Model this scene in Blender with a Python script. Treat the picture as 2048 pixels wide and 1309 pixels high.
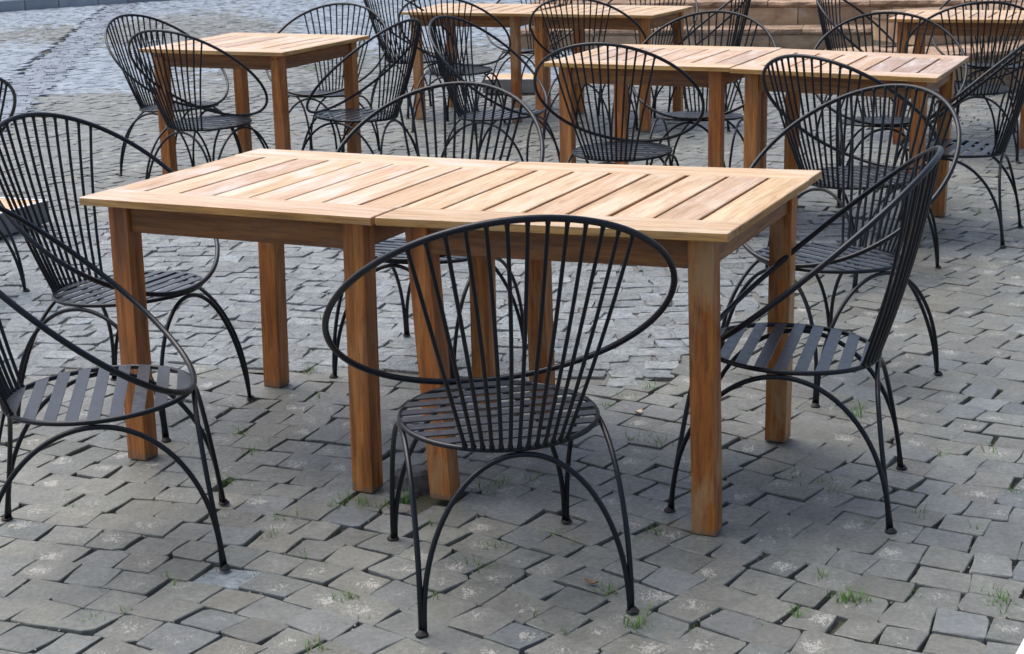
import bpy, bmesh, math, random
from mathutils import Vector, Matrix, noise as mnoise

R = math.radians
for o in list(bpy.data.objects):
    bpy.data.objects.remove(o, do_unlink=True)
scn = bpy.context.scene
COL = scn.collection

# ------------------------------------------------------------------ camera
F_PX, PITCH, ROLL, CAM_H = 3240.54, 0.259247, -0.021991, 1.4943
IW, IH = 2048.0, 1309.0
fw = Vector((0, math.cos(PITCH), -math.sin(PITCH)))
up0 = Vector((0, math.sin(PITCH), math.cos(PITCH)))
rt0 = Vector((1, 0, 0))
RT = rt0 * math.cos(ROLL) + up0 * math.sin(ROLL)
UP = -rt0 * math.sin(ROLL) + up0 * math.cos(ROLL)
cd = bpy.data.cameras.new('camera')
cam = bpy.data.objects.new('camera', cd)
COL.objects.link(cam)
cd.sensor_fit = 'HORIZONTAL'
cd.sensor_width = 36.0
cd.lens = F_PX / IW * 36.0
cd.clip_start = 0.05
cd.clip_end = 500
cam.matrix_world = Matrix(((RT.x, UP.x, -fw.x, 0), (RT.y, UP.y, -fw.y, 0), (RT.z, UP.z, -fw.z, CAM_H), (0, 0, 0, 1)))
cd.dof.use_dof = True
cd.dof.focus_distance = 3.9
cd.dof.aperture_fstop = 22.0
scn.camera = cam
scn.render.resolution_x, scn.render.resolution_y = 1024, 654


def gr(u, v, z=0.0):
    """photo pixel -> point on the horizontal plane z"""
    d = RT * ((u - IW / 2) / F_PX) + UP * (-(v - IH / 2) / F_PX) + fw
    t = (z - CAM_H) / d.z
    return Vector((d.x * t, d.y * t, z))


def px(P):
    q = Vector(P) - Vector((0, 0, CAM_H))
    zc = q.dot(fw)
    return IW / 2 + F_PX * q.dot(RT) / zc, IH / 2 - F_PX * q.dot(UP) / zc


# ------------------------------------------------------------------ sky, sun, exposure
SUN_EL, SUN_AZ = 64.0, 302.0      # azimuth measured clockwise from +Y
w = bpy.data.worlds.new('World')
scn.world = w
w.use_nodes = True
nt = w.node_tree
bg = nt.nodes['Background']
sky = nt.nodes.new('ShaderNodeTexSky')
sky.sky_type = 'NISHITA'
sky.sun_disc = False
sky.sun_elevation = R(SUN_EL)
sky.sun_rotation = R(SUN_AZ)
sky.air_density = 1.0
sky.dust_density = 4.0
sky.ozone_density = 1.0
nt.links.new(sky.outputs[0], bg.inputs[0])
bg.inputs[1].default_value = 0.095
sl = bpy.data.lights.new('sun', 'SUN')
sun = bpy.data.objects.new('sun', sl)
COL.objects.link(sun)
sl.energy = 1.5
sl.angle = R(58)
sl.color = (1.0, 0.975, 0.93)
sd = Vector((math.sin(R(SUN_AZ)) * math.cos(R(SUN_EL)), math.cos(R(SUN_AZ)) * math.cos(R(SUN_EL)), math.sin(R(SUN_EL))))
sun.rotation_euler = sd.to_track_quat('Z', 'Y').to_euler()
vs = scn.view_settings
vs.view_transform = 'Standard'
vs.look = 'None'
vs.gamma = 1.0
vs.use_curve_mapping = False
vs.exposure = 1.03


# ------------------------------------------------------------------ material helpers
class NB:
    def __init__(self, name):
        self.m = bpy.data.materials.new(name)
        self.m.use_nodes = True
        self.t = self.m.node_tree
        self.b = self.t.nodes['Principled BSDF']

    def n(self, typ, **kw):
        x = self.t.nodes.new(typ)
        for k, v in kw.items():
            setattr(x, k, v)
        return x

    def link(self, a, b):
        self.t.links.new(a, b)

    def math(self, op, a, b=None, clamp=False):
        x = self.n('ShaderNodeMath', operation=op, use_clamp=clamp)
        for i, v in enumerate((a, b)):
            if v is None:
                continue
            if isinstance(v, (int, float)):
                x.inputs[i].default_value = v
            else:
                self.link(v, x.inputs[i])
        return x.outputs[0]

    def noise(self, vec, scale, detail=3.0, rough=0.55, dist=0.0):
        x = self.n('ShaderNodeTexNoise')
        x.inputs['Scale'].default_value = scale
        x.inputs['Detail'].default_value = detail
        x.inputs['Roughness'].default_value = rough
        x.inputs['Distortion'].default_value = dist
        self.link(vec, x.inputs['Vector'])
        return x.outputs['Fac']

    def ramp(self, fac, stops):
        x = self.n('ShaderNodeValToRGB')
        el = x.color_ramp.elements
        while len(el) < len(stops):
            el.new(0.5)
        for e, (p, c) in zip(el, stops):
            e.position = p
            e.color = (c[0], c[1], c[2], 1) if isinstance(c, (tuple, list)) else (c, c, c, 1)
        self.link(fac, x.inputs[0])
        return x.outputs[0]

    def mix(self, fac, a, b, mode='MIX'):
        x = self.n('ShaderNodeMix', data_type='RGBA', blend_type=mode)
        for s, v in ((x.inputs[0], fac), (x.inputs[6], a), (x.inputs[7], b)):
            if isinstance(v, (int, float)):
                s.default_value = v
            elif isinstance(v, (tuple, list)):
                s.default_value = (v[0], v[1], v[2], 1)
            else:
                self.link(v, s)
        return x.outputs[2]

    def mapping(self, vec, scale, loc=None):
        x = self.n('ShaderNodeMapping')
        x.inputs['Scale'].default_value = scale
        self.link(vec, x.inputs['Vector'])
        if loc is not None:
            self.link(loc, x.inputs['Location'])
        return x.outputs[0]

    def bump(self, h, strength, dist):
        x = self.n('ShaderNodeBump')
        x.inputs['Strength'].default_value = strength
        x.inputs['Distance'].default_value = dist
        self.link(h, x.inputs['Height'])
        self.link(x.outputs[0], self.b.inputs['Normal'])

    def base(self, c):
        if isinstance(c, tuple):
            self.b.inputs['Base Color'].default_value = (*c, 1)
        else:
            self.link(c, self.b.inputs['Base Color'])

    def rough(self, v):
        if isinstance(v, float):
            self.b.inputs['Roughness'].default_value = v
        else:
            self.link(v, self.b.inputs['Roughness'])


def mat_metal(name='black_painted_steel', flat=False):
    k = NB(name)
    oc = k.n('ShaderNodeTexCoord').outputs['Object']
    f = k.noise(oc, 9.0, 4.0)
    k.base(k.ramp(f, [(0.3, (0.0026, 0.0036, 0.0068)), (0.7, (0.006, 0.0078, 0.0135))]))
    f2 = k.noise(oc, 60.0, 4.0)
    k.rough(k.ramp(f2, [(0.3, 0.30), (0.75, 0.44)]))
    k.b.inputs['Specular IOR Level'].default_value = 0.36
    k.bump(k.noise(oc, 400.0, 2.0), 0.06, 0.002)
    if flat:
        k.b.inputs['Specular IOR Level'].default_value = 0.85
        k.base(k.ramp(f, [(0.3, (0.014, 0.018, 0.027)), (0.7, (0.024, 0.030, 0.044))]))  # paler, bluer base: sky sheen on the upturned bars put into the colour
    return k.m


def mat_rust():
    k = NB('rusty_foot')
    oc = k.n('ShaderNodeTexCoord').outputs['Object']
    k.base(k.ramp(k.noise(oc, 55.0, 5.0), [(0.52, (0.010, 0.010, 0.012)), (0.70, (0.055, 0.026, 0.014))]))
    k.rough(0.7)
    return k.m


def mat_wood(name, axis, dark, mid, light, grey, wear, spec_rough, greyc=(0.42, 0.40, 0.38), grain=0.7):
    k = NB(name)
    oc = k.n('ShaderNodeTexCoord').outputs['Object']
    oi = k.n('ShaderNodeObjectInfo')
    rnd = oi.outputs['Random']
    off = k.n('ShaderNodeCombineXYZ')
    for i, s in enumerate((17.0, 31.0, 53.0)):
        k.link(k.math('MULTIPLY', rnd, s), off.inputs[i])
    st = [1.0, 1.0, 1.0]
    st[axis] = 0.07
    v = k.mapping(oc, tuple(st), off.outputs[0])
    broad = k.noise(v, 20.0, 5.0, 0.6, 0.9)
    fine = k.noise(v, 95.0, 5.0, 0.65, 0.5)
    streak = k.noise(v, 240.0, 3.0, 0.7)
    c = k.ramp(broad, [(0.34, dark), (0.50, mid), (0.66, light)])
    c = k.mix(grain, c, k.ramp(fine, [(0.36, 0.42), (0.57, 1.08)]), 'MULTIPLY')
    c = k.mix(0.35, c, k.ramp(streak, [(0.34, 0.45), (0.5, 1.0)]), 'MULTIPLY')
    # board to board tone
    tone = k.ramp(rnd, [(0.0, (0.92, 0.91, 0.89)), (0.5, (1.0, 1.0, 1.0)), (1.0, (1.06, 1.04, 0.99))])
    c = k.mix(1.0, c, tone, 'MULTIPLY')
    c = k.mix(1.0, c, oi.outputs['Color'], 'MULTIPLY')
    # dark knots
    kv = k.n('ShaderNodeTexVoronoi')
    kv.inputs['Scale'].default_value = 3.1
    sk = [1.0, 1.0, 1.0]
    sk[axis] = 0.55
    k.link(k.mapping(oc, tuple(sk), off.outputs[0]), kv.inputs['Vector'])
    knot = k.ramp(kv.outputs['Distance'], [(0.035, 1.0), (0.085, 0.0)])
    c = k.mix(k.math('MULTIPLY', knot, 0.65), c, (dark[0] * .28, dark[1] * .26, dark[2] * .25))
    # silvered / worn patches
    gp = [1.0, 1.0, 1.0]
    gp[axis] = 0.28
    g = k.noise(k.mapping(oc, tuple(gp), off.outputs[0]), 11.0, 5.0, 0.62, 0.4)
    gm = k.math('MULTIPLY', k.ramp(g, [(0.50, 0.0), (0.64, 1.0)]), grey)
    c = k.mix(gm, c, greyc)
    if wear > 0:
        fl = k.noise(k.mapping(oc, tuple(gp), off.outputs[0]), 55.0, 5.0, 0.7, 0.8)
        fm = k.math('MULTIPLY', k.ramp(fl, [(0.64, 0.0), (0.70, 1.0)]), wear)
        c = k.mix(fm, c, (0.50, 0.37, 0.14))
        fl2 = k.noise(k.mapping(oc, tuple(gp), off.outputs[0]), 38.0, 6.0, 0.75, 0.8)
        fm2 = k.math('MULTIPLY', k.ramp(fl2, [(0.66, 0.0), (0.69, 1.0)]), wear)
        c = k.mix(fm2, c, (0.66, 0.66, 0.64))
    if axis == 2:      # grimy, chipped foot of the leg
        sx = k.n('ShaderNodeSeparateXYZ')
        k.link(oc, sx.inputs[0])
        lim = k.math('MULTIPLY', k.math('SUBTRACT', k.noise(oc, 45.0, 5.0, 0.7), 0.34), 0.11)
        dm = k.math('MULTIPLY', k.math('SUBTRACT', lim, sx.outputs[2]), 90.0, True)
        c = k.mix(k.math('MULTIPLY', k.math('MAXIMUM', dm, 0.0, True), 0.7), c, (0.17, 0.125, 0.085))
    k.base(c)
    k.rough(k.ramp(fine, [(0.3, spec_rough + 0.16), (0.7, spec_rough)]))
    k.bump(k.math('ADD', k.math('MULTIPLY', fine, 0.6), k.math('MULTIPLY', streak, 0.5)), 0.22, 0.0025)
    return k.m


def mat_sett(name, bump_s, flecks, rough, relief, speck=0.0):
    k = NB(name)
    geo = k.n('ShaderNodeNewGeometry')
    pos = geo.outputs['Position']
    tone = k.n('ShaderNodeAttribute', attribute_name='tone').outputs['Color']
    loc = k.n('ShaderNodeAttribute', attribute_name='loc').outputs['Vector']
    sep = k.n('ShaderNodeSeparateXYZ')
    k.link(loc, sep.inputs[0])
    rx, ry, rz = sep.outputs
    big = k.noise(pos, 14.0, 4.0)
    med = k.noise(pos, 75.0, 5.0, 0.65)
    fine = k.noise(pos, 420.0, 4.0, 0.7)
    c = k.mix(1.0, tone, k.ramp(big, [(0.3, 0.84), (0.7, 1.14)]), 'MULTIPLY')
    c = k.mix(0.75, c, k.ramp(med, [(0.32, 0.68), (0.68, 1.2)]), 'MULTIPLY')
    c = k.mix(0.6, c, k.ramp(fine, [(0.35, 0.66), (0.65, 1.25)]), 'MULTIPLY')
    # brownish stains
    st = k.ramp(k.noise(pos, 21.0, 5.0, 0.6), [(0.63, 0.0), (0.74, 1.0)])
    c = k.mix(k.math('MULTIPLY', st, 0.32), c, (0.23, 0.165, 0.09))
    # pale chisel flecks clustered on the middle of each stone
    ox = k.math('SUBTRACT', k.math('FRACT', k.math('MULTIPLY', rz, 7.31)), 0.5)
    oy = k.math('SUBTRACT', k.math('FRACT', k.math('MULTIPLY', rz, 13.7)), 0.5)
    dx = k.math('ADD', rx, k.math('MULTIPLY', ox, 0.9))
    dy = k.math('ADD', ry, k.math('MULTIPLY', oy, 0.9))
    r2 = k.math('ADD', k.math('MULTIPLY', dx, dx), k.math('MULTIPLY', dy, dy))
    mask = k.math('POWER', 2.718, k.math('MULTIPLY', r2, -1.7))
    mask = k.math('ADD', k.math('MULTIPLY', mask, rz), 0.06)
    fv = k.mapping(pos, (1.0, 0.55, 1.0))
    f = k.noise(fv, 105.0, 5.0, 0.62, 1.4)
    thr = k.math('SUBTRACT', 0.745, k.math('MULTIPLY', mask, 0.31))
    fm = k.math('MULTIPLY', k.math('SUBTRACT', f, thr), 11.0, True)
    fm = k.math('MULTIPLY', k.math('MAXIMUM', fm, 0.0, True), flecks, True)
    c = k.mix(k.math('MULTIPLY', fm, 0.8), c, (0.42, 0.41, 0.375))
    tiny = k.ramp(k.noise(pos, 300.0, 2.0, 0.5), [(0.70, 0.0), (0.74, 1.0)])
    c = k.mix(k.math('MULTIPLY', tiny, 0.35), c, (0.52, 0.51, 0.48))
    if speck > 0:
        sp = k.ramp(k.noise(pos, 650.0, 2.0, 0.5), [(0.40, 0.45), (0.52, 1.0), (0.66, 1.45)])
        c = k.mix(speck, c, sp, 'MULTIPLY')
    if relief > 1.2:      # riven, chipped faces
        ch = k.noise(pos, 26.0, 6.0, 0.68, 1.2)
        c = k.mix(0.85, c, k.ramp(ch, [(0.36, 0.52), (0.45, 0.97), (0.62, 1.12)]), 'MULTIPLY')
        big = k.math('ADD', big, k.math('MULTIPLY', ch, 1.3))
    k.base(c)
    k.rough(k.ramp(med, [(0.3, rough + 0.12), (0.7, rough - 0.08)]))
    h = k.math('ADD', k.math('MULTIPLY', big, relief), k.math('ADD', k.math('MULTIPLY', med, 0.5), k.math('MULTIPLY', fine, 0.16)))
    k.bump(h, bump_s, 0.008)
    return k.m


def mat_soil(name='joint_sand', lift=0.0):
    k = NB(name)
    pos = k.n('ShaderNodeNewGeometry').outputs['Position']
    a = k.noise(pos, 160.0, 4.0, 0.7)
    c = k.ramp(a, [(0.3, (0.028, 0.025, 0.019)), (0.55, (0.085, 0.075, 0.058)), (0.74, (0.26, 0.24, 0.20))])
    g = k.ramp(k.noise(pos, 3.3, 4.0, 0.6), [(0.42, 0.0), (0.60, 1.0)])
    c = k.mix(k.math('MULTIPLY', g, 0.55), c, (0.055, 0.062, 0.022))
    else_far = k.n('ShaderNodeSeparateXYZ')
    k.link(pos, else_far.inputs[0])
    # beyond the last laid stones that can be told apart the sheet carries the sett colour itself
    outer = k.math('MULTIPLY', k.math('MAXIMUM', k.math('SUBTRACT', else_far.outputs[1], 31.9),
                                      k.math('SUBTRACT', k.math('ABSOLUTE', else_far.outputs[0]), k.math('ADD', k.math('MULTIPLY', else_far.outputs[1], 0.40), 1.6))), 8.0, True)
    c = k.mix(k.math('MAXIMUM', outer, 0.0, True), c, k.ramp(k.noise(pos, 8.0, 5.0, 0.7), [(0.3, (0.14, 0.15, 0.16)), (0.7, (0.26, 0.28, 0.30))]))
    if lift:
        c = k.mix(lift, c, k.ramp(a, [(0.3, (0.10, 0.10, 0.095)), (0.6, (0.22, 0.22, 0.21))]))
    k.base(c)
    k.rough(0.95)
    k.bump(a, 0.7, 0.006)
    return k.m


def mat_simple(name, stops, scale, rough, bump=0.2, bscale=60.0, bd=0.006, dist=0.4, coords='Position'):
    k = NB(name)
    pos = k.n('ShaderNodeNewGeometry').outputs['Position'] if coords == 'Position' else k.n('ShaderNodeTexCoord').outputs['Object']
    oi = k.n('ShaderNodeObjectInfo')
    f = k.noise(pos, scale, 5.0, 0.6, dist)
    c = k.ramp(f, stops)
    c = k.mix(1.0, c, k.ramp(oi.outputs['Random'], [(0.0, 0.82), (1.0, 1.14)]), 'MULTIPLY')
    f2 = k.noise(pos, bscale, 5.0, 0.65)
    c = k.mix(0.4, c, k.ramp(f2, [(0.3, 0.7), (0.7, 1.15)]), 'MULTIPLY')
    k.base(c)
    k.rough(rough)
    if bump:
        k.bump(f2, bump, bd)
    return k.m


METAL = mat_metal()
METAL_FLAT = mat_metal('black_painted_flat_bar', True)
RUST = mat_rust()
WOOD_TOP = mat_wood('teak_tabletop', 0, (0.54, 0.335, 0.185), (0.64, 0.43, 0.27), (0.70, 0.525, 0.375), 0.55, 0.0, 0.36, (0.68, 0.61, 0.57), 0.38)  # bleached boards; sky sheen is also put into this paler colour
WOOD_OLD = mat_wood('weathered_teak_tabletop', 0, (0.50, 0.31, 0.165), (0.61, 0.41, 0.245), (0.67, 0.505, 0.345), 0.6, 0.75, 0.42, (0.60, 0.50, 0.38), 0.42)  # weathered boards, their pale colour also holding painted sky sheen
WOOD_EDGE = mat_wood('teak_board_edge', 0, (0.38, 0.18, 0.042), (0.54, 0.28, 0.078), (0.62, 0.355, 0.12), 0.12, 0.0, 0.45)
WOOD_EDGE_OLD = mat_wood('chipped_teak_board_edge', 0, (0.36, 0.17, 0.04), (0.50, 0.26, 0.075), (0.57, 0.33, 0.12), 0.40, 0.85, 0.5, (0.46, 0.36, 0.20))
WOOD_X = mat_wood('teak_apron', 0, (0.17, 0.060, 0.013), (0.27, 0.100, 0.021), (0.35, 0.142, 0.034), 0.06, 0.0, 0.42)  # browner than the legs: shade beneath the top is painted in
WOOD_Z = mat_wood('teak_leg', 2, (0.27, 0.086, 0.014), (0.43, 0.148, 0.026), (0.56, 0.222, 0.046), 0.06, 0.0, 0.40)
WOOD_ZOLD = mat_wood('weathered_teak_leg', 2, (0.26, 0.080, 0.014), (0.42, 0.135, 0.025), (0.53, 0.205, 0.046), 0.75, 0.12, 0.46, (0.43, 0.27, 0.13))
SETT = mat_sett('grey_stone_sett', 0.45, 1.0, 0.47, 0.5)
GRANITE = mat_sett('pale_granite_sett', 1.0, 0.12, 0.55, 1.6, 0.6)
BAND = mat_sett('blue_grey_granite_sett', 0.6, 0.1, 0.45, 0.8, 0.4)
SOIL = mat_soil()
SOIL_PALE = mat_soil('pale_joint_grit', 0.75)
STEP = mat_simple('tan_sandstone', [(0.28, (0.22, 0.135, 0.085)), (0.46, (0.38, 0.25, 0.155)), (0.60, (0.46, 0.32, 0.19)), (0.76, (0.50, 0.44, 0.40))], 2.6, 0.75, 0.5, 40.0, 0.012, 1.5)
STEP_EDGE = mat_simple('rough_sandstone_tread', [(0.3, (0.16, 0.10, 0.065)), (0.7, (0.52, 0.35, 0.235))], 5.0, 0.85, 0.9, 30.0, 0.03)
KERB = mat_simple('blue_grey_kerb_stone', [(0.3, (0.22, 0.25, 0.30)), (0.6, (0.33, 0.35, 0.38)), (0.8, (0.36, 0.31, 0.23))], 2.2, 0.6, 0.3)
WHITE = mat_simple('white_painted_coping', [(0.3, (0.68, 0.69, 0.70)), (0.7, (0.82, 0.82, 0.82))], 3.0, 0.6, 0.1)
STEEL = mat_simple('dull_steel_box', [(0.3, (0.15, 0.155, 0.155)), (0.7, (0.24, 0.24, 0.235))], 6.0, 0.5, 0.2, 25.0, 0.004)
SANDTOP = mat_simple('tan_sand_fill', [(0.3, (0.50, 0.34, 0.20)), (0.7, (0.66, 0.48, 0.31))], 12.0, 0.9, 0.6, 180.0, 0.01)
STONE = mat_simple('broken_stone', [(0.35, (0.10, 0.095, 0.09)), (0.62, (0.24, 0.225, 0.21)), (0.8, (0.42, 0.39, 0.36))], 25.0, 0.8, 0.6, 90.0, 0.01)
PALE = mat_simple('pale_blue_granite', [(0.35, (0.24, 0.27, 0.29)), (0.7, (0.42, 0.46, 0.49))], 30.0, 0.6, 0.7, 120.0, 0.008)
LEAF = mat_simple('dry_leaf', [(0.3, (0.16, 0.07, 0.025)), (0.7, (0.30, 0.17, 0.08))], 60.0, 0.7, 0.2, 90.0, 0.003)
LEAFP = mat_simple('pale_dry_leaf', [(0.3, (0.42, 0.34, 0.24)), (0.7, (0.55, 0.47, 0.36))], 60.0, 0.7, 0.2, 90.0, 0.003)
PAPER = mat_simple('white_sheet', [(0.3, (0.78, 0.79, 0.80)), (0.7, (0.82, 0.82, 0.82))], 9.0, 0.5, 0.0)


GRIT = mat_simple('pale_grit', [(0.35, (0.22, 0.20, 0.17)), (0.6, (0.42, 0.40, 0.36))], 400.0, 0.8, 0.0)


def mat_grass():
    k = NB('joint_grass')
    a = k.n('ShaderNodeAttribute', attribute_name='tone').outputs['Color']
    k.base(a)
    k.rough(0.55)
    tr = k.n('ShaderNodeBsdfTranslucent')
    k.link(a, tr.inputs[0])
    mx = k.n('ShaderNodeMixShader')
    mx.inputs[0].default_value = 0.45
    k.link(k.b.outputs[0], mx.inputs[1])
    k.link(tr.outputs[0], mx.inputs[2])
    k.link(mx.outputs[0], k.t.nodes['Material Output'].inputs['Surface'])
    return k.m


GRASS = mat_grass()


# ------------------------------------------------------------------ object helpers
def link(name, data, parent=None, loc=None, rot=None):
    o = bpy.data.objects.new(name, data)
    COL.objects.link(o)
    if parent is not None:
        o.parent = parent
    if loc is not None:
        o.location = loc
    if rot is not None:
        o.rotation_euler = rot
    return o


def tag(o, label=None, cat=None, group=None, kind=None):
    if label:
        o['label'] = label
    if cat:
        o['category'] = cat
    if group:
        o['group'] = group
    if kind:
        o['kind'] = kind
    return o


def mesh(name, verts, faces, mat, smooth=False):
    me = bpy.data.meshes.new(name)
    me.from_pydata(verts, [], faces)
    me.materials.append(mat)
    if smooth:
        me.polygons.foreach_set('use_smooth', [True] * len(me.polygons))
    me.update()
    return me


def attr(me, name, typ, vals):
    a = me.attributes.new(name, typ, 'POINT')
    key = 'color' if typ == 'FLOAT_COLOR' else 'vector'
    a.data.foreach_set(key, [x for v in vals for x in v])


def tube(pts, rad, sides=10, closed=False, cap=True):
    pts = [Vector(p) for p in pts]
    n = len(pts)
    tang = []
    for i in range(n):
        a = pts[i - 1] if (closed or i > 0) else pts[i]
        b = pts[(i + 1) % n] if (closed or i < n - 1) else pts[i]
        tang.append((b - a).normalized())
    ref = Vector((0, 0, 1)) if abs(tang[0].z) < 0.9 else Vector((1, 0, 0))
    nrm = (ref - tang[0] * ref.dot(tang[0])).normalized()
    V, Fc = [], []
    for i in range(n):
        nrm = (nrm - tang[i] * nrm.dot(tang[i])).normalized()
        bi = tang[i].cross(nrm)
        rd = rad[i] if isinstance(rad, list) else rad
        for j in range(sides):
            a = 2 * math.pi * j / sides
            V.append(pts[i] + nrm * (rd * math.cos(a)) + bi * (rd * math.sin(a)))
    segs = n if closed else n - 1
    # closed planar loops: the transported frame returns onto itself closely enough
    for i in range(segs):
        k = (i + 1) % n
        for j in range(sides):
            l = (j + 1) % sides
            Fc.append((i * sides + j, i * sides + l, k * sides + l, k * sides + j))
    if not closed and cap:
        Fc.append(tuple(range(sides - 1, -1, -1)))
        Fc.append(tuple((n - 1) * sides + j for j in range(sides)))
    return V, Fc


BOXES = {}


def board(lx, ly, lz, mat, bev=0.002, name='board', side=None):
    key = (round(lx, 4), round(ly, 4), round(lz, 4), mat.name, bev)
    if key in BOXES:
        return BOXES[key]
    bm = bmesh.new()
    bmesh.ops.create_cube(bm, size=1.0)
    bmesh.ops.scale(bm, vec=(lx, ly, lz), verts=bm.verts)
    if bev:
        bmesh.ops.bevel(bm, geom=list(bm.edges), offset=bev, segments=1, affect='EDGES', profile=0.6)
    me = bpy.data.meshes.new(name)
    bm.to_mesh(me)
    bm.free()
    me.materials.append(mat)
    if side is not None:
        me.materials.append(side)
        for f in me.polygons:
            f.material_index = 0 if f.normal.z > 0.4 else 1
    BOXES[key] = me
    return me


# ------------------------------------------------------------------ pavement
rng = random.Random(7)
GRAN_POLY = [(-3.6, 5.25), (-2.21, 5.2), (-1.71, 5.19), (-1.2, 5.21), (-0.47, 5.10), (-0.04, 4.97), (0.35, 4.92), (0.59, 5.07), (0.76, 5.6), (1.03, 6.03),
             (1.42, 6.81), (1.66, 7.45), (1.43, 7.83), (0.67, 7.56), (-1.21, 7.42), (-2.28, 8.03), (-3.39, 8.23), (-4.2, 8.3)]
BAND_P, BAND_D = Vector((-4.43, 15.8)), Vector((-0.155, 0.988)).normalized()
BAND_N = Vector((BAND_D.y, -BAND_D.x))
BAND_W = 0.25


def inpoly(x, y, poly):
    r = False
    j = len(poly) - 1
    for i in range(len(poly)):
        xi, yi = poly[i]
        xj, yj = poly[j]
        if (yi > y) != (yj > y) and x < (xj - xi) * (y - yi) / (yj - yi) + xi:
            r = not r
        j = i
    return r


def zone(x, y):
    if inpoly(x, y, GRAN_POLY):
        return 'granite'
    if abs((Vector((x, y)) - BAND_P).dot(BAND_N)) < BAND_W:
        return 'band'
    return 'main'


def inview(x, y):
    return 2.3 < y < 32 and abs(x) < 0.40 * y + 1.6


def in_solid(x, y):
    return False


CELLS = []   # (corners4, zone)
# main setts: wavy courses
TH0 = R(-30)
E1, E2 = Vector((math.cos(TH0), math.sin(TH0))), Vector((-math.sin(TH0), math.cos(TH0)))
PER = 2.4
AMP = math.tan(R(12)) * PER / (2 * math.pi)


def gwave(s):
    return -AMP * math.sin(2 * math.pi * (s + 1.55) / PER)


def gslope(s):
    return -math.tan(R(12)) * math.cos(2 * math.pi * (s + 1.55) / PER)


def cells_rows(e1, e2, gw, gs, pmin, pmax, wmin, wmax, zn, srange, trange, jit):
    t = trange[0]
    while t < trange[1]:
        p = rng.uniform(pmin, pmax)
        s = srange[0] + rng.uniform(0, wmax)
        prev = None
        while s < srange[1]:
            wd = rng.uniform(wmin, wmax)
            c = e1 * (s + wd / 2) + e2 * (t + p / 2 + gw(s))
            if not inview(c.x, c.y) or zone(c.x, c.y) != zn:
                s += wd
                continue
            q = []
            for (ss, tt_, top) in ((s, t, 0), (s + wd, t, 0), (s + wd, t + p, 1), (s, t + p, 1)):
                sk = -gs(ss) * p * 0.9 if top else 0
                v = e1 * (ss + sk + rng.uniform(-jit, jit)) + e2 * (tt_ + gw(ss) + rng.uniform(-jit, jit) * 0.8)
                q.append(v)
            CELLS.append((q, zn))
            s += wd
        t += p


cells_rows(E1, E2, gwave, gslope, 0.102, 0.118, 0.092, 0.136, 'main', (-30, 16), (-7, 38), 0.0095)
cells_rows(Vector((math.cos(R(-9)), math.sin(R(-9)))), Vector((-math.sin(R(-9)), math.cos(R(-9)))),
           lambda s: 0.10 * math.sin(s * 2.1), lambda s: 0.21 * math.cos(s * 2.1), 0.085, 0.110, 0.080, 0.135, 'granite', (-6, 3), (4, 10), 0.016)
cells_rows(BAND_N, BAND_D, lambda s: 0.0, lambda s: 0.0, 0.10, 0.15, 0.092, 0.104, 'band', (BAND_P.dot(BAND_N) - BAND_W, BAND_P.dot(BAND_N) + BAND_W), (0, 32), 0.006)


def lump(x, y):
    return mnoise.noise(Vector((x * 0.9, y * 0.9, 3.7)))


def tone_of(zn, x, y):
    b = rng.gauss(0, 1)
    v = lump(x, y)
    if zn == 'granite':
        g = max(0.14, 0.275 + 0.035 * b + 0.03 * v)
        h = rng.uniform(-0.012, 0.016)
        return (g * (0.915 + h), g, g * (1.03 - h * 2))
    if zn == 'band':
        g = max(0.10, 0.215 + 0.03 * b)
        return (g * 0.86, g, g * 1.2)
    g = max(0.10, 0.165 + 0.016 * b + 0.02 * v)
    h = rng.gauss(0.018, 0.016)
    blue = 0.07 if rng.random() < 0.14 else 0.0
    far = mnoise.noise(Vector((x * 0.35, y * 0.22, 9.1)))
    if y > 13.5 and far + rng.gauss(0, 0.12) + (y - 16) * 0.05 > -0.12:        # bluish granite beyond the tables; sky sheen is painted into its paler tone too
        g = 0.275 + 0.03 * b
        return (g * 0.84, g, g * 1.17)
    return (g * (0.955 + h - blue * 0.5), g * (0.998 - blue * .1), g * (0.925 - h * 1.25 + blue))


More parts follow.
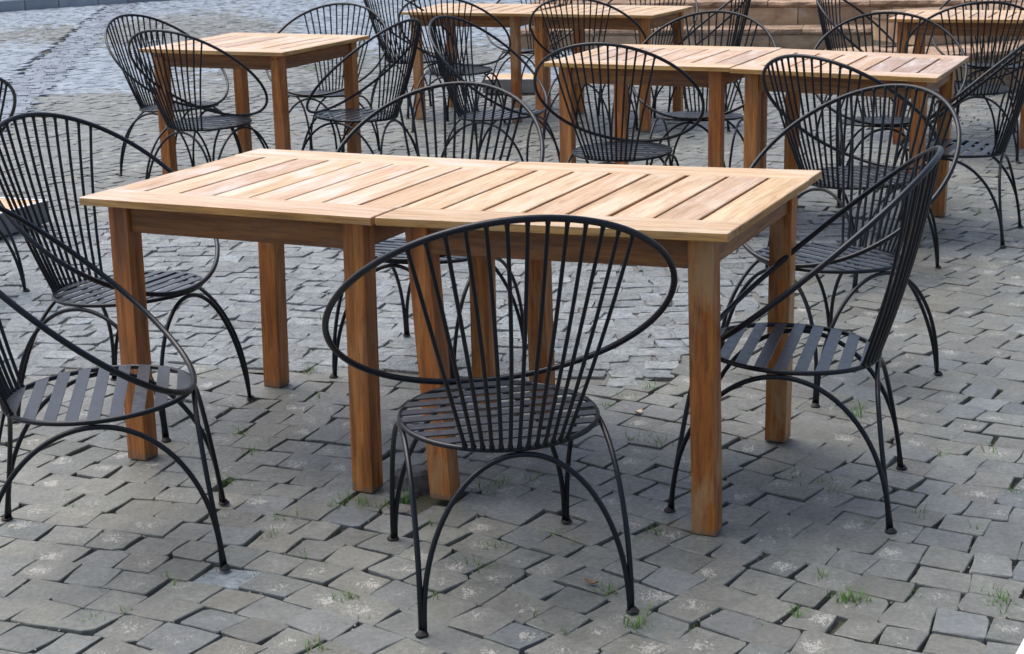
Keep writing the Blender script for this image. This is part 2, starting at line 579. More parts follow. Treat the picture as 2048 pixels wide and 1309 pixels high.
def sett_geo(q, zn, dist):
    """outline, rings and faces of one sett (world xy). Returns verts, faces, locs"""
    c = (q[0] + q[1] + q[2] + q[3]) * 0.25
    gap = rng.uniform(0.0004, 0.0025) if zn != 'granite' else rng.uniform(0.0, 0.0014)
    if rng.random() < 0.16:
        gap += rng.uniform(0.001, 0.0055)
    ex = max(0.03, (q[1] - q[0]).length / 2)
    ey = max(0.03, (q[3] - q[0]).length / 2)
    qq = []
    for k, v in enumerate(q):
        a, b = q[k - 1], q[(k + 1) % 4]
        d1, d2 = (a - v).normalized(), (b - v).normalized()
        qq.append(v + (d1 + d2) * gap)
    out = []
    fine = dist < 12
    for k in range(4):
        v, a, b = qq[k], qq[k - 1], qq[(k + 1) % 4]
        if fine:
            r1, r2 = rng.uniform(0.0012, 0.006), rng.uniform(0.0012, 0.006)
            if rng.random() < 0.10:
                r1, r2 = rng.uniform(0.010, 0.024), rng.uniform(0.008, 0.02)
            out.append(v + (a - v).normalized() * r1)
            out.append(v + (b - v).normalized() * r2)
            if dist < 7.5 and rng.random() < 0.5:
                m = (v + b) * 0.5
                nn = Vector((b.y - v.y, v.x - b.x)).normalized()
                out.append(m + nn * rng.uniform(-0.0045, 0.0035))
        else:
            out.append(v)
    n = len(out)
    amp = 0.005 if zn == 'main' else 0.006
    z0 = rng.uniform(-amp, 0.0)
    sx, sy = rng.gauss(0, 0.022), rng.gauss(0, 0.022)
    if zn == 'granite':
        sx, sy = sx * 1.3, sy * 1.3

    def zt(v):
        return min(0.003, z0 + sx * (v.x - c.x) + sy * (v.y - c.y))
    V, L = [], []
    rnd = rng.random()
    ax = (q[1] - q[0]).normalized()
    ay = Vector((-ax.y, ax.x))

    def add(v, z):
        d = v - c
        V.append((v.x, v.y, z))
        L.append((d.dot(ax) / ex, d.dot(ay) / ey, rnd))
    Fc = []
    if fine:
        bv = rng.uniform(0.0012, 0.0028)
        for v in out:
            add(v + (c - v).normalized() * bv, zt(v))
        for v in out:
            add(v, zt(v) - rng.uniform(0.0012, 0.0032))
        for v in out:
            add(v, -0.035)
        Fc.append(tuple(range(n)))
        for ring in (0, 1):
            for i in range(n):
                k = (i + 1) % n
                Fc.append((ring * n + i, (ring + 1) * n + i, (ring + 1) * n + k, ring * n + k))
    else:
        for v in out:
            add(v, zt(v))
        for v in out:
            add(v, -0.03)
        Fc.append(tuple(range(n)))
        for i in range(n):
            k = (i + 1) % n
            Fc.append((i, n + i, n + k, k))
    return V, Fc, L, c


gv = [(-150, -100, -0.019), (150, -100, -0.019), (150, 200, -0.019), (-150, 200, -0.019)]
ground = tag(link('pavement', mesh('pavement', gv, [(0, 1, 2, 3)], SOIL)), kind='structure')

gp_ = [(x, y, -0.0105) for x, y in GRAN_POLY]
link('granite_bed', mesh('granite_bed', gp_, [tuple(range(len(gp_)))], SOIL_PALE), ground)
HOLE = gr(788, 1022)
PALE_AT = gr(470, 1162)
HOLE2 = gr(818, 1000)
cand = []
for q, zn in CELLS:
    c = (q[0] + q[1] + q[2] + q[3]) * 0.25
    u, v = px((c.x, c.y, 0))
    vis = 0 < u < IW and 0 < v < IH
    cand.append((c.length if vis else 1e3 + c.length, c, q, zn))
cand.sort(key=lambda a: a[0])
hole_i = min(range(400), key=lambda i: (cand[i][1] - HOLE.xy).length)
hole2_i = min((i for i in range(400) if i != hole_i), key=lambda i: (cand[i][1] - HOLE2.xy).length)
pale_i = min(range(400), key=lambda i: (cand[i][1] - PALE_AT.xy).length)
SMAT = {'main': SETT, 'granite': GRANITE, 'band': BAND}
rest = {k: ([], [], [], []) for k in SMAT}
built = 0
for i, (d, c, q, zn) in enumerate(cand):
    if i in (hole_i, hole2_i):
        continue
    dist = c.length
    V, Fc, L, cc = sett_geo(q, zn, dist)
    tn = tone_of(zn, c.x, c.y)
    if i == pale_i:
        tn = (0.30, 0.34, 0.365)
        V = [(x, y, z - 0.003 + (x - cc.x) * 0.04) for x, y, z in V]
    if built < 300 and d < 1e3:
        V2 = [(x - cc.x, y - cc.y, z) for x, y, z in V]
        me = mesh('sett', V2, Fc, GRANITE if i == pale_i else SMAT[zn])
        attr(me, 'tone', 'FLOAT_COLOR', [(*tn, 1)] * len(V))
        attr(me, 'loc', 'FLOAT_VECTOR', L)
        o = link('sett', me, ground, (cc.x, cc.y, 0))
        if i == pale_i:
            o['label'] = 'pale blue-grey broken sett'
        built += 1
    else:
        RV, RF, RT_, RL = rest[zn]
        b = len(RV)
        RV.extend(V)
        RF.extend(tuple(x + b for x in f) for f in Fc)
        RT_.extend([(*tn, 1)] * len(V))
        RL.extend(L)
for zn, nm in (('main', 'setts'), ('granite', 'granite_setts'), ('band', 'band_setts')):
    RV, RF, RT_, RL = rest[zn]
    me = mesh(nm, RV, RF, SMAT[zn])
    attr(me, 'tone', 'FLOAT_COLOR', RT_)
    attr(me, 'loc', 'FLOAT_VECTOR', RL)
    tag(link(nm, me, ground), kind='stuff')


# ------------------------------------------------------------------ stone steps behind, on the right
def rough_slab(lx, ly, lz, seed, mat, rough=0.012):
    """slab from (0,0,0) to (lx,ly,lz) with a hewn front (y=0) face"""
    rr = random.Random(seed)
    n = max(4, int(lx / 0.07))
    V, Fc = [], []
    for i in range(n + 1):
        x = lx * i / n
        j = rr.uniform(0, rough * 1.6)
        V += [(x, ly, 0), (x, j + rough, -0.0), (x, rr.uniform(-rough, rough * .6), lz * 0.45), (x, rr.uniform(0, rough), lz - rr.uniform(0, 0.006)), (x, 0.03 + rr.uniform(0, 0.01), lz), (x, ly, lz)]
    m = 6
    for i in range(n):
        for k in range(m):
            l = (k + 1) % m
            Fc.append((i * m + k, (i + 1) * m + k, (i + 1) * m + l, i * m + l))
    Fc.append(tuple(range(m)))
    Fc.append(tuple(n * m + k for k in range(m - 1, -1, -1)))
    me = mesh('slab', V, Fc, mat)
    bm = bmesh.new()
    bm.from_mesh(me)
    bmesh.ops.recalc_face_normals(bm, faces=bm.faces)
    bm.to_mesh(me)
    bm.free()
    return me


def steps(name, label, origin, ang, length, levels, tread, seed, back=0.6, xin=0.0):
    root = tag(link(name, None, None, (origin[0], origin[1], 0), (0, 0, R(ang))), label, 'steps')
    rr = random.Random(seed)
    zb = 0.0
    for li, zt in enumerate(levels):
        y0 = li * tread
        yb = len(levels) * tread + back
        th = 0.055
        xs = li * xin
        # solid body
        b = link('step_body', board(length - xs - 0.03, yb - y0 - 0.05, zt - th - 0.002 - zb + (0.004 if li else 0), STEP, 0, 'step_body'), root,
                 ((length + xs) / 2, (y0 + 0.045 + yb) / 2, (zt - th - 0.002 + zb - (0.004 if li else 0)) / 2))
        x = xs
        while x < length - 0.05:
            l = min(rr.uniform(0.65, 1.1), length - x)
            pm = rough_slab(l - 0.008, 0.042, zt - th - zb - 0.004, rr.randint(0, 9999), STEP, 0.003)
            link('riser_stone', pm, root, (x + 0.004, y0 - rr.uniform(0, 0.004), zb + 0.002))
            x += l
        x = xs
        while x < length - 0.05:
            l = min(rr.uniform(0.8, 1.5), length - x)
            sm = rough_slab(l - 0.006, tread + 0.06 if li < len(levels) - 1 else yb - y0 + 0.02, th + rr.uniform(-0.004, 0.004), rr.randint(0, 9999), STEP_EDGE, 0.012)
            link('tread_slab', sm, root, (x + 0.003, y0 - 0.025, zt - th))
            x += l
        zb = zt
    return root


steps('stone_steps', 'broad tan sandstone steps with rough tread edges behind the far tables', (0.13, 16.5), -12.5, 6.2, (0.2, 0.43, 0.66), 0.52, 3)
steps('stone_platform', 'low tan sandstone step angled out behind the far right table', (3.06, 11.98), 22.0, 4.0, (0.31, 0.54), 0.62, 9, 0.1, 0.45)

# ------------------------------------------------------------------ low kerb, far left
KP = [(-8.9, 23.0), (-8.1, 24.1), (-7.26, 24.99), (-6.86, 25.42), (-6.38, 25.93), (-6.0, 26.30), (-5.5, 26.7), (-4.9, 27.15), (-4.2, 27.6), (-3.4, 28.0), (-2.5, 28.4)]
kerb = tag(link('kerb', None, None, (KP[0][0], KP[0][1], 0)), kind='structure')
for i in range(len(KP) - 1):
    a, b = Vector(KP[i]), Vector(KP[i + 1])
    d = b - a
    mid = (a + b) / 2
    an = math.atan2(d.y, d.x)
    nn = Vector((-math.sin(an), math.cos(an)))
    ctr = mid + nn * 0.17
    ks = link('kerb_stone', board(d.length - 0.012, 0.34, 0.17, KERB, 0.006, 'kerb_stone'), kerb, (ctr.x - KP[0][0], ctr.y - KP[0][1], 0.06), (0, 0, an))
    cp = link('coping', board(d.length - 0.006, 0.36, 0.03, WHITE, 0.004, 'coping'), ks, (0, 0.005, 0.101))


# ------------------------------------------------------------------ low steel boxes with tan fill
def low_box(label, corner, yaw, size, h):
    root = tag(link('low_box', None, None, (corner[0], corner[1], 0), (0, 0, R(yaw))), label, 'box', 'low steel boxes standing between the tables')
    t = 0.006
    z0 = 0.012
    for (cx, cy, lx, ly) in ((size / 2, t / 2, size, t), (size / 2, size - t / 2, size, t), (t / 2, size / 2, t, size - 2 * t - 0.001), (size - t / 2, size / 2, t, size - 2 * t - 0.001)):
        link('side_panel', board(lx, ly, h - z0, STEEL, 0.001, 'side_panel'), root, (cx, cy, (h + z0) / 2))
    rw = 0.014
    for (cx, cy, lx, ly) in ((size / 2, rw / 2, size, rw), (size / 2, size - rw / 2, size, rw), (rw / 2, size / 2, rw, size - 2 * rw - 0.001), (size - rw / 2, size / 2, rw, size - 2 * rw - 0.001)):
        link('rim', board(lx, ly, 0.005, WHITE, 0.001, 'rim'), root, (cx, cy, h + 0.004))
    link('fill', board(size - 2 * rw - 0.004, size - 2 * rw - 0.004, 0.03, SANDTOP, 0.003, 'fill'), root, (size / 2, size / 2, h - 0.012))
    link('base', board(size - 0.06, size - 0.06, z0 + 0.02, STEEL, 0.001, 'base'), root, (size / 2, size / 2, (z0 + 0.02) / 2 - 0.002))
    return root


YB = R(-22)
lb = Vector((-2.24, 7.78)) - Vector((math.cos(YB), math.sin(YB))) * 0.45 - Vector((-math.sin(YB), math.cos(YB))) * 0.45
low_box('low steel box with tan fill seen through the left chair back', lb, -22, 0.45, 0.115)
low_box('low steel box with tan fill on the paving beneath the far tables', (-0.19, 12.77), -9, 0.43, 0.115)

# ------------------------------------------------------------------ tables
INS, LEG = 0.052, 0.060
TOP_T = 0.0213
TABLES = [
    # x, y, yaw, w, d, dz, tilt_x, tilt_y, old, leg offsets FL FR BL BR, tints, label
    (-1.1482, 4.2717, -24.28, 0.886, 0.887, -0.0047, -0.0018, 0.0018, 0, ((0, -.006), (-.004, -.007), (-.017, 0), (0, 0)),
     'pale teak slatted table, left half of the front pair'),
    (-0.3294, 3.8960, -24.09, 0.892, 0.892, 0.0038, 0.0177, -0.0003, 1, ((.034, .022), (.006, .032), (0, .03), (-.012, .033)),
     'weathered chipped teak table, right half of the front pair, with a skewed leg'),
    (-1.9513, 8.7140, -24.90, 0.898, 0.896, 0.0133, -0.0038, 0.0123, 0, ((0, 0),) * 4,
     'teak table standing alone behind on the left'),
    (0.1742, 7.5776, -24.34, 0.891, 0.890, 0.0026, -0.0043, 0.0073, 0, ((0, 0),) * 4,
     'teak table, left half of the middle pair behind the front tables'),
    (0.9728, 7.1010, -23.92, 0.886, 0.888, -0.0033, -0.0235, 0.0054, 0, ((0, 0), (0, 0), (0, 0), (-.012, 0)),
     'teak table with bluish slats, right half of the middle pair'),
    (-0.7223, 11.3162, -17.54, 0.883, 0.888, -0.0058, -0.0125, 0.0001, 1, ((.006, .02), (0, 0), (0, 0), (0, 0)),
     'worn teak table with blotched legs, left half of the farthest pair'),
    (0.1193, 10.7917, -23.03, 0.892, 0.889, 0.0027, -0.0060, -0.0022, 2, ((0, 0),) * 4,
     'teak table, right half of the farthest pair, before the stone steps'),
    (2.2539, 9.6895, -22.04, 0.889, 0.889, -0.0002, 0.0004, -0.0109, 1, ((-.01, .04), (0, 0.03), (0, 0), (0, 0)),
     'teak table with worn legs at the far right edge'),
]
trng = random.Random(21)


def leg_mesh(cx, cy, ox, oy, z0, z1, mat):
    bm = bmesh.new()
    h = LEG / 2
    vs_ = []
    for z, dx, dy in ((z0, ox, oy), (z1, 0, 0)):
        for sx, sy in ((-h, -h), (h, -h), (h, h), (-h, h)):
            vs_.append(bm.verts.new((dx + sx, dy + sy, z)))
    bm.faces.new((vs_[3], vs_[2], vs_[1], vs_[0]))
    bm.faces.new(vs_[4:8])
    for i in range(4):
        j = (i + 1) % 4
        bm.faces.new((vs_[i], vs_[j], vs_[4 + j], vs_[4 + i]))
    bmesh.ops.bevel(bm, geom=list(bm.edges), offset=0.0028, segments=2, affect='EDGES', profile=0.6)
    me = bpy.data.meshes.new('leg')
    bm.to_mesh(me)
    bm.free()
    me.materials.append(mat)
    return me


pv, pf = tube([(0, 0.003, 0), (0, -0.0012, 0)], 0.0045, 10)
PEG = mesh('peg', pv, pf, METAL)
for (tx, ty, yaw, tw, tdp, dz, ta, tb, old, offs, label) in TABLES:
    root = tag(link('teak_table', None, None, (tx, ty, 0), (0, 0, R(yaw))), label, 'table', 'square teak cafe tables')
    mt = WOOD_OLD if old else WOOD_TOP
    ml = WOOD_ZOLD if old == 1 else WOOD_Z

    def ztop(x, y):
        return 0.75 + dz + ta * (x - tw / 2) + tb * (y - tdp / 2)
    rx, ry = math.atan(tb), -math.atan(ta)

    def put(name, me, x, y, zoff, rz=0.0, extra=0.0):
        # lie in the slightly tilted plane of the top
        m = Matrix.Rotation(rx, 4, 'X') @ Matrix.Rotation(ry, 4, 'Y') @ Matrix.Rotation(rz, 4, 'Z')
        o = link(name, me, root, (x, y, ztop(x, y) + zoff), m.to_euler())
        t = trng.uniform(0.97, 1.04)
        o.color = (t * trng.uniform(0.98, 1.03), t, t * trng.uniform(0.94, 1.04), 1)
        return o
    rail = 0.138
    for yy in (rail / 2, tdp - rail / 2):
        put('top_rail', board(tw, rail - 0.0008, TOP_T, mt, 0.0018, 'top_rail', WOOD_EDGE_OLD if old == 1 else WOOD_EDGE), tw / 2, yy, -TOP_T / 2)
    n = 8
    pitch = tw / n
    sl_len = tdp - 2 * rail
    for i in range(n):
        gap = trng.choice((0.0055, 0.009, 0.011, 0.0125, 0.0145)) + trng.uniform(-0.001, 0.001)
        a = i * pitch + (0 if i == 0 else gap / 2)
        b = (i + 1) * pitch - (0 if i == n - 1 else gap / 2)
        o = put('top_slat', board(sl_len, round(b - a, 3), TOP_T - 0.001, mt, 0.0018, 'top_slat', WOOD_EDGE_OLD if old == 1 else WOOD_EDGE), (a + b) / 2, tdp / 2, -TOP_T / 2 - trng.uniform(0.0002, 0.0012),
                R(90) + trng.uniform(-0.005, 0.005))
        if label.startswith('teak table with bluish') and i >= 5:
            o.color = (0.74, 0.76, 0.90, 1)
        elif trng.random() < 0.14:
            o.color = (0.86, 0.86, 0.95, 1)
    # rails under the end joints of the slats
    for k, (lx, ly) in enumerate(((INS + LEG / 2, INS + LEG / 2), (tw - INS - LEG / 2, INS + LEG / 2), (INS + LEG / 2, tdp - INS - LEG / 2), (tw - INS - LEG / 2, tdp - INS - LEG / 2))):
        z1 = ztop(lx, ly) - TOP_T - 0.001
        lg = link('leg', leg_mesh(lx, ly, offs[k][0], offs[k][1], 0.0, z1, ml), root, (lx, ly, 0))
        lg.color = (1.0, trng.uniform(.94, 1.04), trng.uniform(.9, 1.05), 1)
        if 'alone' in label and k < 2:
            for px_ in (-0.016, 0.014):
                link('peg', PEG, lg, (px_, -LEG / 2, z1 - 0.022))
    AH, AT = 0.078, 0.024
    ax = INS + 0.012
    span = tw - 2 * INS - 2 * LEG - 0.002
    spd = tdp - 2 * INS - 2 * LEG - 0.002
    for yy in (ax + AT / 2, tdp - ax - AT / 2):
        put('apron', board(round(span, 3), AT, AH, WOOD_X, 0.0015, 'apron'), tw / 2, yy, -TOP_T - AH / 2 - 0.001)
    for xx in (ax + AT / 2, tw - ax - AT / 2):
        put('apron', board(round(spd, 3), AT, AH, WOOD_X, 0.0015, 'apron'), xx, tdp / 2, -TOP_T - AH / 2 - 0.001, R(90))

# ------------------------------------------------------------------ wire hoop chairs
HS, RS, YF, ZF, YT, ZT, HA, FXF, FYF, FXR, FYR, EGG, BOW, TILT, RSY = (0.3806, 0.2198, 0.2205, 0.3955, -0.344, 0.888, 0.3789, 0.2162, 0.2661, 0.23, -0.2757, 0.0179, -0.0023, 0.0373, 0.2183)


def hoop_pt(t):
    c = (1 + math.cos(t)) / 2
    return Vector((HA * math.sin(t) * (1 + EGG * math.cos(t)), YT + (YF - YT) * c, ZT + (ZF - ZT) * c + BOW * 4 * c * (1 - c)))


def ring_pt(a):     # a=0 front
    return Vector((RS * math.sin(a), RSY * math.cos(a), HS + TILT * RSY * math.cos(a)))


def seat_z(y):
    return HS + TILT * y


crng = random.Random(31)
PARTS = []   # name, mesh, loc, parent index
N = 96
V, Fc = tube([hoop_pt(2 * math.pi * i / N) for i in range(N)], 0.0073, 10, True)
PARTS.append(('back_hoop', mesh('back_hoop', V, Fc, METAL, True), None))
N = 72
V, Fc = tube([ring_pt(2 * math.pi * i / N) for i in range(N)], 0.0062, 10, True)
PARTS.append(('seat_ring', mesh('seat_ring', V, Fc, METAL, True), None))
for i in range(13):
    a = R(180 + (-30.2 + 60.4 * i / 12))
    b = R(180 + (-38.3 + 76.6 * i / 12))
    p0, p1 = ring_pt(a), hoop_pt(b)
    p0 = p0 + Vector((0, 0, 0.003))
    bowv = Vector((p0.x * 0.25, -1, 0)).normalized()
    pts = []
    rads = []
    wob = crng.gauss(0, 0.0016)
    for s in (0, .012, .03, .1, .2, .3, .4, .5, .6, .7, .8, .9, .965, .982, 1.0):
        pts.append(p0.lerp(p1, s) + bowv * (0.013 * 4 * s * (1 - s)) + Vector((wob * math.sin(3.1 * s), 0, 0)))
        rads.append(0.0078 if s in (0, 1.0) else 0.0056 if s in (.012, .982) else 0.0046)     # welded ends
    V, Fc = tube(pts, rads, 8)
    PARTS.append(('back_rod', mesh('back_rod', V, Fc, METAL, True), None))
# weld fillets are tiny; seat slats
SP = 0.0487
for i in range(-4, 5):
    y = i * SP
    hw = RS * math.sqrt(max(0.0, 1 - (y / RSY) ** 2))
    wd, th = 0.0292, 0.0032
    V = []
    if abs(i) == 4:
        # end plates follow the ring
        sg = 1 if i > 0 else -1
        y_in = sg * (abs(y) - wd / 2)
        ol = []
        a0 = math.acos(min(1, abs(y_in) / RSY))
        for k in range(13):
            a = -a0 + 2 * a0 * k / 12
            ol.append((RS * math.sin(a), sg * RSY * math.cos(a)))
    else:
        ol = []
        for sgn in (1, -1):
            for yy in ((y - wd / 2, y + wd / 2) if sgn > 0 else (y + wd / 2, y - wd / 2)):
                ol.append((sgn * RS * math.sqrt(max(0, 1 - (yy / RSY) ** 2)), yy))
    m = len(ol)
    dr = 0.002 if i % 2 else 0.0026
    for zz in (dr + th, dr):
        for (x, yy) in ol:
            V.append((x, yy, seat_z(yy) + zz))
    Fc = [tuple(range(m)), tuple(range(2 * m - 1, m - 1, -1))]
    for k in range(m):
        l = (k + 1) % m
        Fc.append((k, m + k, m + l, l))
    me = mesh('seat_slat', V, Fc, METAL_FLAT)
    bm = bmesh.new()
    bm.from_mesh(me)
    bmesh.ops.recalc_face_normals(bm, faces=bm.faces)
    bm.to_mesh(me)
    bm.free()
    PARTS.append(('seat_slat', me, None))
FT = {'fl': Vector((-FXF, FYF, 0)), 'fr': Vector((FXF, FYF, 0)), 'rl': Vector((-FXR, FYR, 0)), 'rr': Vector((FXR, FYR, 0))}
for (a, b, ap) in (('rl', 'rr', Vector((0, -RSY, 0))), ('fr', 'fl', Vector((0, RSY, 0))), ('fl', 'rl', Vector((-RS, 0, 0))), ('rr', 'fr', Vector((RS, 0, 0)))):
    A, B = FT[a].copy(), FT[b].copy()
    sp = (B - A).normalized() * 0.0062
    A, B = A + sp, B - sp
    A.z = B.z = 0.006
    mid = (A + B) / 2
    apx = Vector((ap.x, ap.y, seat_z(ap.y) - 0.0125))
    pts = []
    K = 40
    for k in range(K + 1):
        t = math.pi * k / K
        u, h = -math.cos(t), math.sin(t)
        h = h ** 0.97
        pts.append(mid + (B - A) * 0.5 * u + (apx - mid) * h)
    V, Fc = tube(pts, 0.0062, 10)
    PARTS.append(('leg_arch', mesh('leg_arch', V, Fc, METAL, True), None))
V, Fc = [], []
prof = ((0.0, 0.0), (0.0140, 0.0), (0.0148, 0.0016), (0.0140, 0.0034), (0.010, 0.0055), (0.0085, 0.010), (0.0, 0.0105))
ns = 14
for (r_, z) in prof:
    for k in range(ns):
        a = 2 * math.pi * k / ns
        V.append((r_ * math.cos(a), r_ * math.sin(a), z))
for i in range(len(prof) - 1):
    for k in range(ns):
        l = (k + 1) % ns
        Fc.append((i * ns + k, i * ns + l, (i + 1) * ns + l, (i + 1) * ns + k))
FOOT = mesh('foot', V, Fc, RUST, True)
for k in FT:
    PARTS.append(('foot', FOOT, FT[k]))

GRP = 'black wire hoop chairs around the tables'
CHAIRS = [
    ((-0.978, 3.668, -1.4), 'black wire chair nearest on the left, its back cut by the left edge'),
    ((-1.151, 4.749, -2.017), 'black wire chair at the left end of the front tables, low box behind its rods'),
    ((-0.034, 3.443, 0.203), 'black wire chair in the foreground centre with its back to the camera'),
    ((0.701, 3.934, 1.282), 'black wire chair seen side-on at the right end of the front tables'),
    ((0.993, 4.959, 2.197), 'black wire chair behind the front tables, beyond the side-on chair at the right'),
    ((-0.277, 5.204, 2.721), 'black wire chair facing the camera behind the seam of the front tables'),
    ((0.513, 7.238, -0.366), 'black wire chair with back to camera at the left middle table'),
    ((1.395, 6.42, -0.893), 'black wire chair turned right-away before the right middle table'),
    ((1.965, 7.114, 1.115), 'black wire chair side-on at the right end of the middle pair, cut by right edge'),
    ((-1.569, 8.513, -0.521), 'black wire chair in front of the lone left table, nearer of its two left chairs'),
    ((-1.868, 9.259, -2.094), 'black wire chair at the left end of the lone left table, farther of two'),
    ((-0.809, 8.696, 1.144), 'black wire chair facing left at the right side of the lone left table'),
    ((-0.037, 8.591, -2.034), 'black wire chair facing right at the left end of the middle pair'),
    ((-1.092, 9.744, 2.84), 'black wire chair facing the camera behind the lone left table'),
    ((-0.636, 11.772, -0.878), 'black wire chair at the left end of the farthest pair, top cut by the frame'),
    ((-0.317, 10.909, -0.388), 'black wire chair with back to camera before the worn farthest left table'),
    ((0.547, 10.449, -0.413), 'black wire chair with back to camera before the right table of the farthest pair'),
    ((0.994, 8.362, 2.776), 'black wire chair facing the camera behind the left middle table'),
    ((1.261, 10.76, 1.185), 'black wire chair facing left at the right end of the farthest pair'),
    ((2.271, 10.142, -2.054), 'black wire chair facing right at the left side of the far right table'),
    ((1.87, 8.001, 2.937), 'black wire chair facing the camera behind the right middle table'),
    ((2.649, 9.287, -0.096), 'black wire chair with back to camera in front of the far right table'),
    ((3.097, 10.464, 2.711), 'black wire chair facing the camera behind the far right table'),
    ((-2.316, 6.344, 0.956), 'black wire chair mostly outside the frame at the far left edge'),
    ((0.955, 11.519, 2.643), 'black wire chair behind the right table of the farthest pair, before the steps'),
    ((0.19, 12.201, 2.688), 'black wire chair behind the seam of the farthest pair, half hidden'),
]
for (pose, label) in CHAIRS:
    root = tag(link('wire_chair', None, None, (pose[0], pose[1], 0), (0, 0, pose[2])), label, 'chair', GRP)
    for (nm, me, loc) in PARTS:
        link(nm, me, root, loc)


# ------------------------------------------------------------------ loose things on the ground
def rock(name, label, cat, at, size, seed, mat, rot=0.0):
    bm = bmesh.new()
    bmesh.ops.create_icosphere(bm, subdivisions=2, radius=1.0)
    rr = random.Random(seed)
    o3 = Vector((rr.uniform(0, 50), rr.uniform(0, 50), rr.uniform(0, 50)))
    for v in bm.verts:
        c = v.co
        c = Vector((max(-0.72, min(0.72, c.x)), max(-0.72, min(0.72, c.y)), max(-0.6, min(0.6, c.z))))
        c *= 1 + 0.22 * mnoise.noise(v.co * 1.3 + o3)
        v.co = Vector((c.x * size[0], c.y * size[1], c.z * size[2]))
    zmin = min(v.co.z for v in bm.verts)
    for v in bm.verts:
        v.co.z -= zmin
    me = bpy.data.meshes.new(name)
    bm.to_mesh(me)
    bm.free()
    me.materials.append(mat)
    return tag(link(name, me, None, at, (0, 0, rot)), label, cat)


p = gr(826, 968)
rock('loose_stone', 'loose broken stone beside the skewed table leg in the missing sett', 'stone', (p.x, p.y, -0.03), (0.075, 0.06, 0.055), 4, STONE, 0.6)
p = gr(795, 1020)
rock('stone_shard', 'dark stone shard lying in the hole near the front chair foot', 'stone', (p.x, p.y, -0.025), (0.055, 0.04, 0.025), 11, STONE, 0.2)


def leaf(name, label, at, length, width, curl, rz, mat):
    V, Fc = [], []
    n = 8
    th = 0.0008
    for side in (0, 1):
        for i in range(n + 1):
            s = i / n
            wd = width * math.sin(math.pi * (0.04 + 0.92 * s)) ** 0.8 / 2
            z = curl * (s - 0.5) ** 2 * 4 + 0.003
            for k, f in enumerate((-1, 0, 1)):
                V.append((length * (s - 0.5), wd * f, z + abs(f) * curl * 0.5 - side * th))
    m = 3 * (n + 1)
    for i in range(n):
        for k in range(2):
            a = i * 3 + k
            Fc.append((a, a + 3, a + 4, a + 1))
            Fc.append((m + a + 1, m + a + 4, m + a + 3, m + a))
    return tag(link(name, mesh(name, V, Fc, mat, True), None, at, (0, 0, rz)), label, 'leaf')


p = gr(1183, 1170)
leaf('dry_leaf', 'small brown dry leaf beside the front chair right foot', (p.x, p.y, 0.001), 0.034, 0.014, 0.006, -0.5, LEAF)
p = gr(1277, 827)
leaf('pale_leaf', 'small pale dry leaf on the gritty joint under the front table', (p.x, p.y, 0.0), 0.03, 0.02, 0.006, 0.7, LEAFP)
p = gr(595, 270)
leaf('tan_leaf', 'small tan leaf on the paving by the lone left table', (p.x, p.y, 0.0), 0.05, 0.03, 0.008, 0.1, LEAFP)

# white sheet just entering the lower right corner
a, b = gr(2034, 1309), gr(2048, 1283)
dirv = (b - a).normalized()
nv = Vector((dirv.y, -dirv.x, 0))
A0 = a - dirv * 0.12
B0 = b + dirv * 0.10
C0, D0 = B0 + nv * 0.2, A0 + nv * 0.2
V = [(q_.x, q_.y, z) for z in (0.0075, 0.006) for q_ in (A0, B0, C0, D0)]
tag(link('white_sheet', mesh('white_sheet', V, [(3, 2, 1, 0), (4, 5, 6, 7), (0, 1, 5, 4), (1, 2, 6, 5), (2, 3, 7, 6), (3, 0, 4, 7)], PAPER)),
    'corner of a white sheet at the bottom right of the frame', 'sheet')

# ------------------------------------------------------------------ grass in the joints (stuff)
grng = random.Random(5)
GV, GF, GT = [], [], []


def blade(x, y, ln, az, lean, wd, col):
    b = len(GV)
    dx, dy = math.cos(az), math.sin(az)
    sx, sy = -dy * wd, dx * wd
    n = 4
    for i in range(n + 1):
        s = i / n
        out = lean * ln * s * s
        up = ln * s * (1 - 0.35 * lean * s)
        k = (1 - s) ** 0.7
        cx, cy, cz = x + dx * out, y + dy * out, -0.014 + up
        if i < n:
            GV.append((cx - sx * k, cy - sy * k, cz))
            GV.append((cx + sx * k, cy + sy * k, cz))
            GT.extend([col, col])
        else:
            GV.append((cx, cy, cz))
            GT.append(col)
    for i in range(n - 1):
        GF.append((b + 2 * i, b + 2 * i + 1, b + 2 * i + 3, b + 2 * i + 2))
    GF.append((b + 2 * (n - 1), b + 2 * (n - 1) + 1, b + 2 * n))


def tuft(x, y, nb, ln, spread, dry=0.12):
    for _ in range(nb):
        az = grng.uniform(0, 2 * math.pi)
        if grng.random() < dry:
            col = (0.24, 0.19, 0.09, 1)
        else:
            g = grng.uniform(0.7, 1.25)
            col = (0.115 * g, 0.25 * g, 0.04 * g, 1)
        blade(x + grng.gauss(0, spread), y + grng.gauss(0, spread), ln * grng.uniform(0.45, 1.15), az, grng.uniform(0.25, 0.95), grng.uniform(0.0012, 0.0025), col)


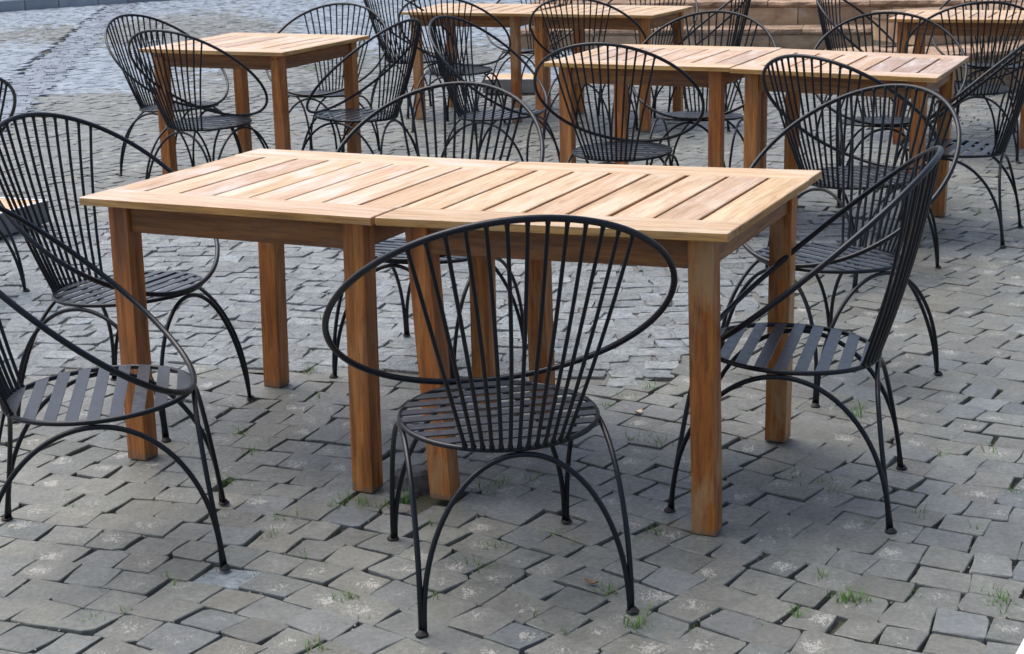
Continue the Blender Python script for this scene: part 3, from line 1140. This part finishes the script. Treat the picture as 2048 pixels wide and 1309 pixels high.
TUFTS = [(482, 865, 20, .03), (500, 905, 16, .03), (530, 885, 10, .03), (455, 960, 16, .03), (622, 742, 16, .035), (638, 790, 8, .04), (545, 1070, 12, .03), (590, 1030, 8, .03), (665, 1010, 20, .035),
         (690, 1000, 12, .035), (730, 1005, 14, .04), (560, 1035, 8, .03), (600, 1110, 6, .025), (770, 1012, 14, .04), (806, 1000, 16, .04), (1000, 968, 18, .035), (985, 985, 12, .03), (955, 975, 10, .03),
         (870, 1045, 10, .03), (1060, 955, 8, .03), (1300, 775, 14, .035), (1252, 790, 12, .03), (1215, 806, 10, .03), (1330, 885, 12, .03), (1308, 885, 10, .03), (1265, 875, 12, .03), (1290, 868, 9, .025),
         (1513, 826, 8, .03), (1555, 940, 8, .025), (1585, 948, 16, .03), (1650, 960, 10, .03), (1665, 985, 10, .035), (1612, 975, 6, .025), (1706, 832, 12, .06), (1712, 812, 8, .05), (1265, 1078, 14, .025),
         (1320, 1065, 12, .045), (1700, 1200, 26, .04), (1722, 1200, 14, .045), (1690, 1195, 12, .04), (1638, 1148, 12, .035), (1600, 1225, 10, .04), (1998, 1203, 16, .04), (1985, 1212, 10, .03), (1983, 905, 6, .05),
         (1995, 1180, 8, .03), (1268, 1252, 16, .04), (1280, 1245, 8, .06), (1205, 1178, 16, .03), (1215, 1183, 12, .03), (692, 1190, 10, .03), (700, 1188, 8, .03), (625, 1290, 10, .035), (640, 1297, 10, .035),
         (340, 1158, 6, .03), (253, 1222, 6, .025), (190, 1238, 8, .03), (145, 1014, 9, .02), (500, 1140, 6, .02), (1085, 1230, 6, .04), (1120, 1265, 6, .04), (985, 1090, 12, .03), (965, 1130, 10, .03),
         (930, 1125, 8, .04), (1100, 1075, 10, .03), (1150, 1090, 6, .03), (1840, 1028, 8, .035), (1738, 1045, 8, .03), (1950, 424, 26, .035), (1960, 1060, 6, .03), (2030, 985, 7, .03), (1820, 1180, 5, .03),
         (630, 137, 60, .05), (1100, 705, 8, .04), (1060, 470, 5, .04), (640, 640, 5, .04), (365, 466, 7, .06), (720, 560, 5, .03), (1400, 690, 6, .03), (1880, 905, 5, .03), (730, 1240, 5, .02), (860, 1190, 8, .03)]
for (u, v, nb, ln) in TUFTS:
    p = gr(u, v)
    tuft(p.x, p.y, int(nb * 1.4), ln * 1.15, 0.014 if v > 300 else 0.05)
# thin scatter following the joints
near = [c for c in cand[:1500] if c[3] == 'main']
for _ in range(110):
    d, c, q, zn = grng.choice(near)
    k = grng.randrange(4)
    s = grng.random()
    v = q[k].lerp(q[(k + 1) % 4], s)
    tuft(v.x, v.y, grng.randint(2, 6), grng.uniform(0.010, 0.024), 0.006, 0.3)
# moss-like short growth in some joints near the tables
for _ in range(420):
    d, c, q, zn = grng.choice(near)
    if lump(c.x * 1.7, c.y * 1.7) < -0.02:
        continue
    k = grng.randrange(4)
    for _ in range(9):
        v = q[k].lerp(q[(k + 1) % 4], grng.random())
        tuft(v.x, v.y, 4, 0.0085, 0.004, 0.4)
gm = mesh('joint_grass', GV, GF, GRASS)
attr(gm, 'tone', 'FLOAT_COLOR', GT)
tag(link('joint_grass', gm), 'short green grass and weeds growing in the paving joints', 'grass', kind='stuff')

# ------------------------------------------------------------------ pale grit lying in the joints (stuff)
PV, PF = [], []
for _ in range(1500):
    d, c, q, zn = cand[min(len(cand) - 1, int(abs(grng.gauss(0, 700))))]
    k = grng.randrange(4)
    v = q[k].lerp(q[(k + 1) % 4], grng.random())
    x, y = v.x + grng.gauss(0, 0.003), v.y + grng.gauss(0, 0.003)
    r_ = grng.uniform(0.0012, 0.0036)
    z = -0.008 + grng.uniform(0, 0.006)
    b = len(PV)
    a0 = grng.uniform(0, 6.28)
    for i in range(4):
        a = a0 + i * math.pi / 2
        PV.append((x + r_ * math.cos(a), y + r_ * math.sin(a), z))
    PV.append((x, y, z + r_ * 0.9))
    PV.append((x, y, z - r_))
    for i in range(4):
        j = (i + 1) % 4
        PF.append((b + i, b + j, b + 4))
        PF.append((b + j, b + i, b + 5))
tag(link('grit', mesh('grit', PV, PF, GRIT)), 'pale grit scattered in the paving joints', 'grit', kind='stuff')
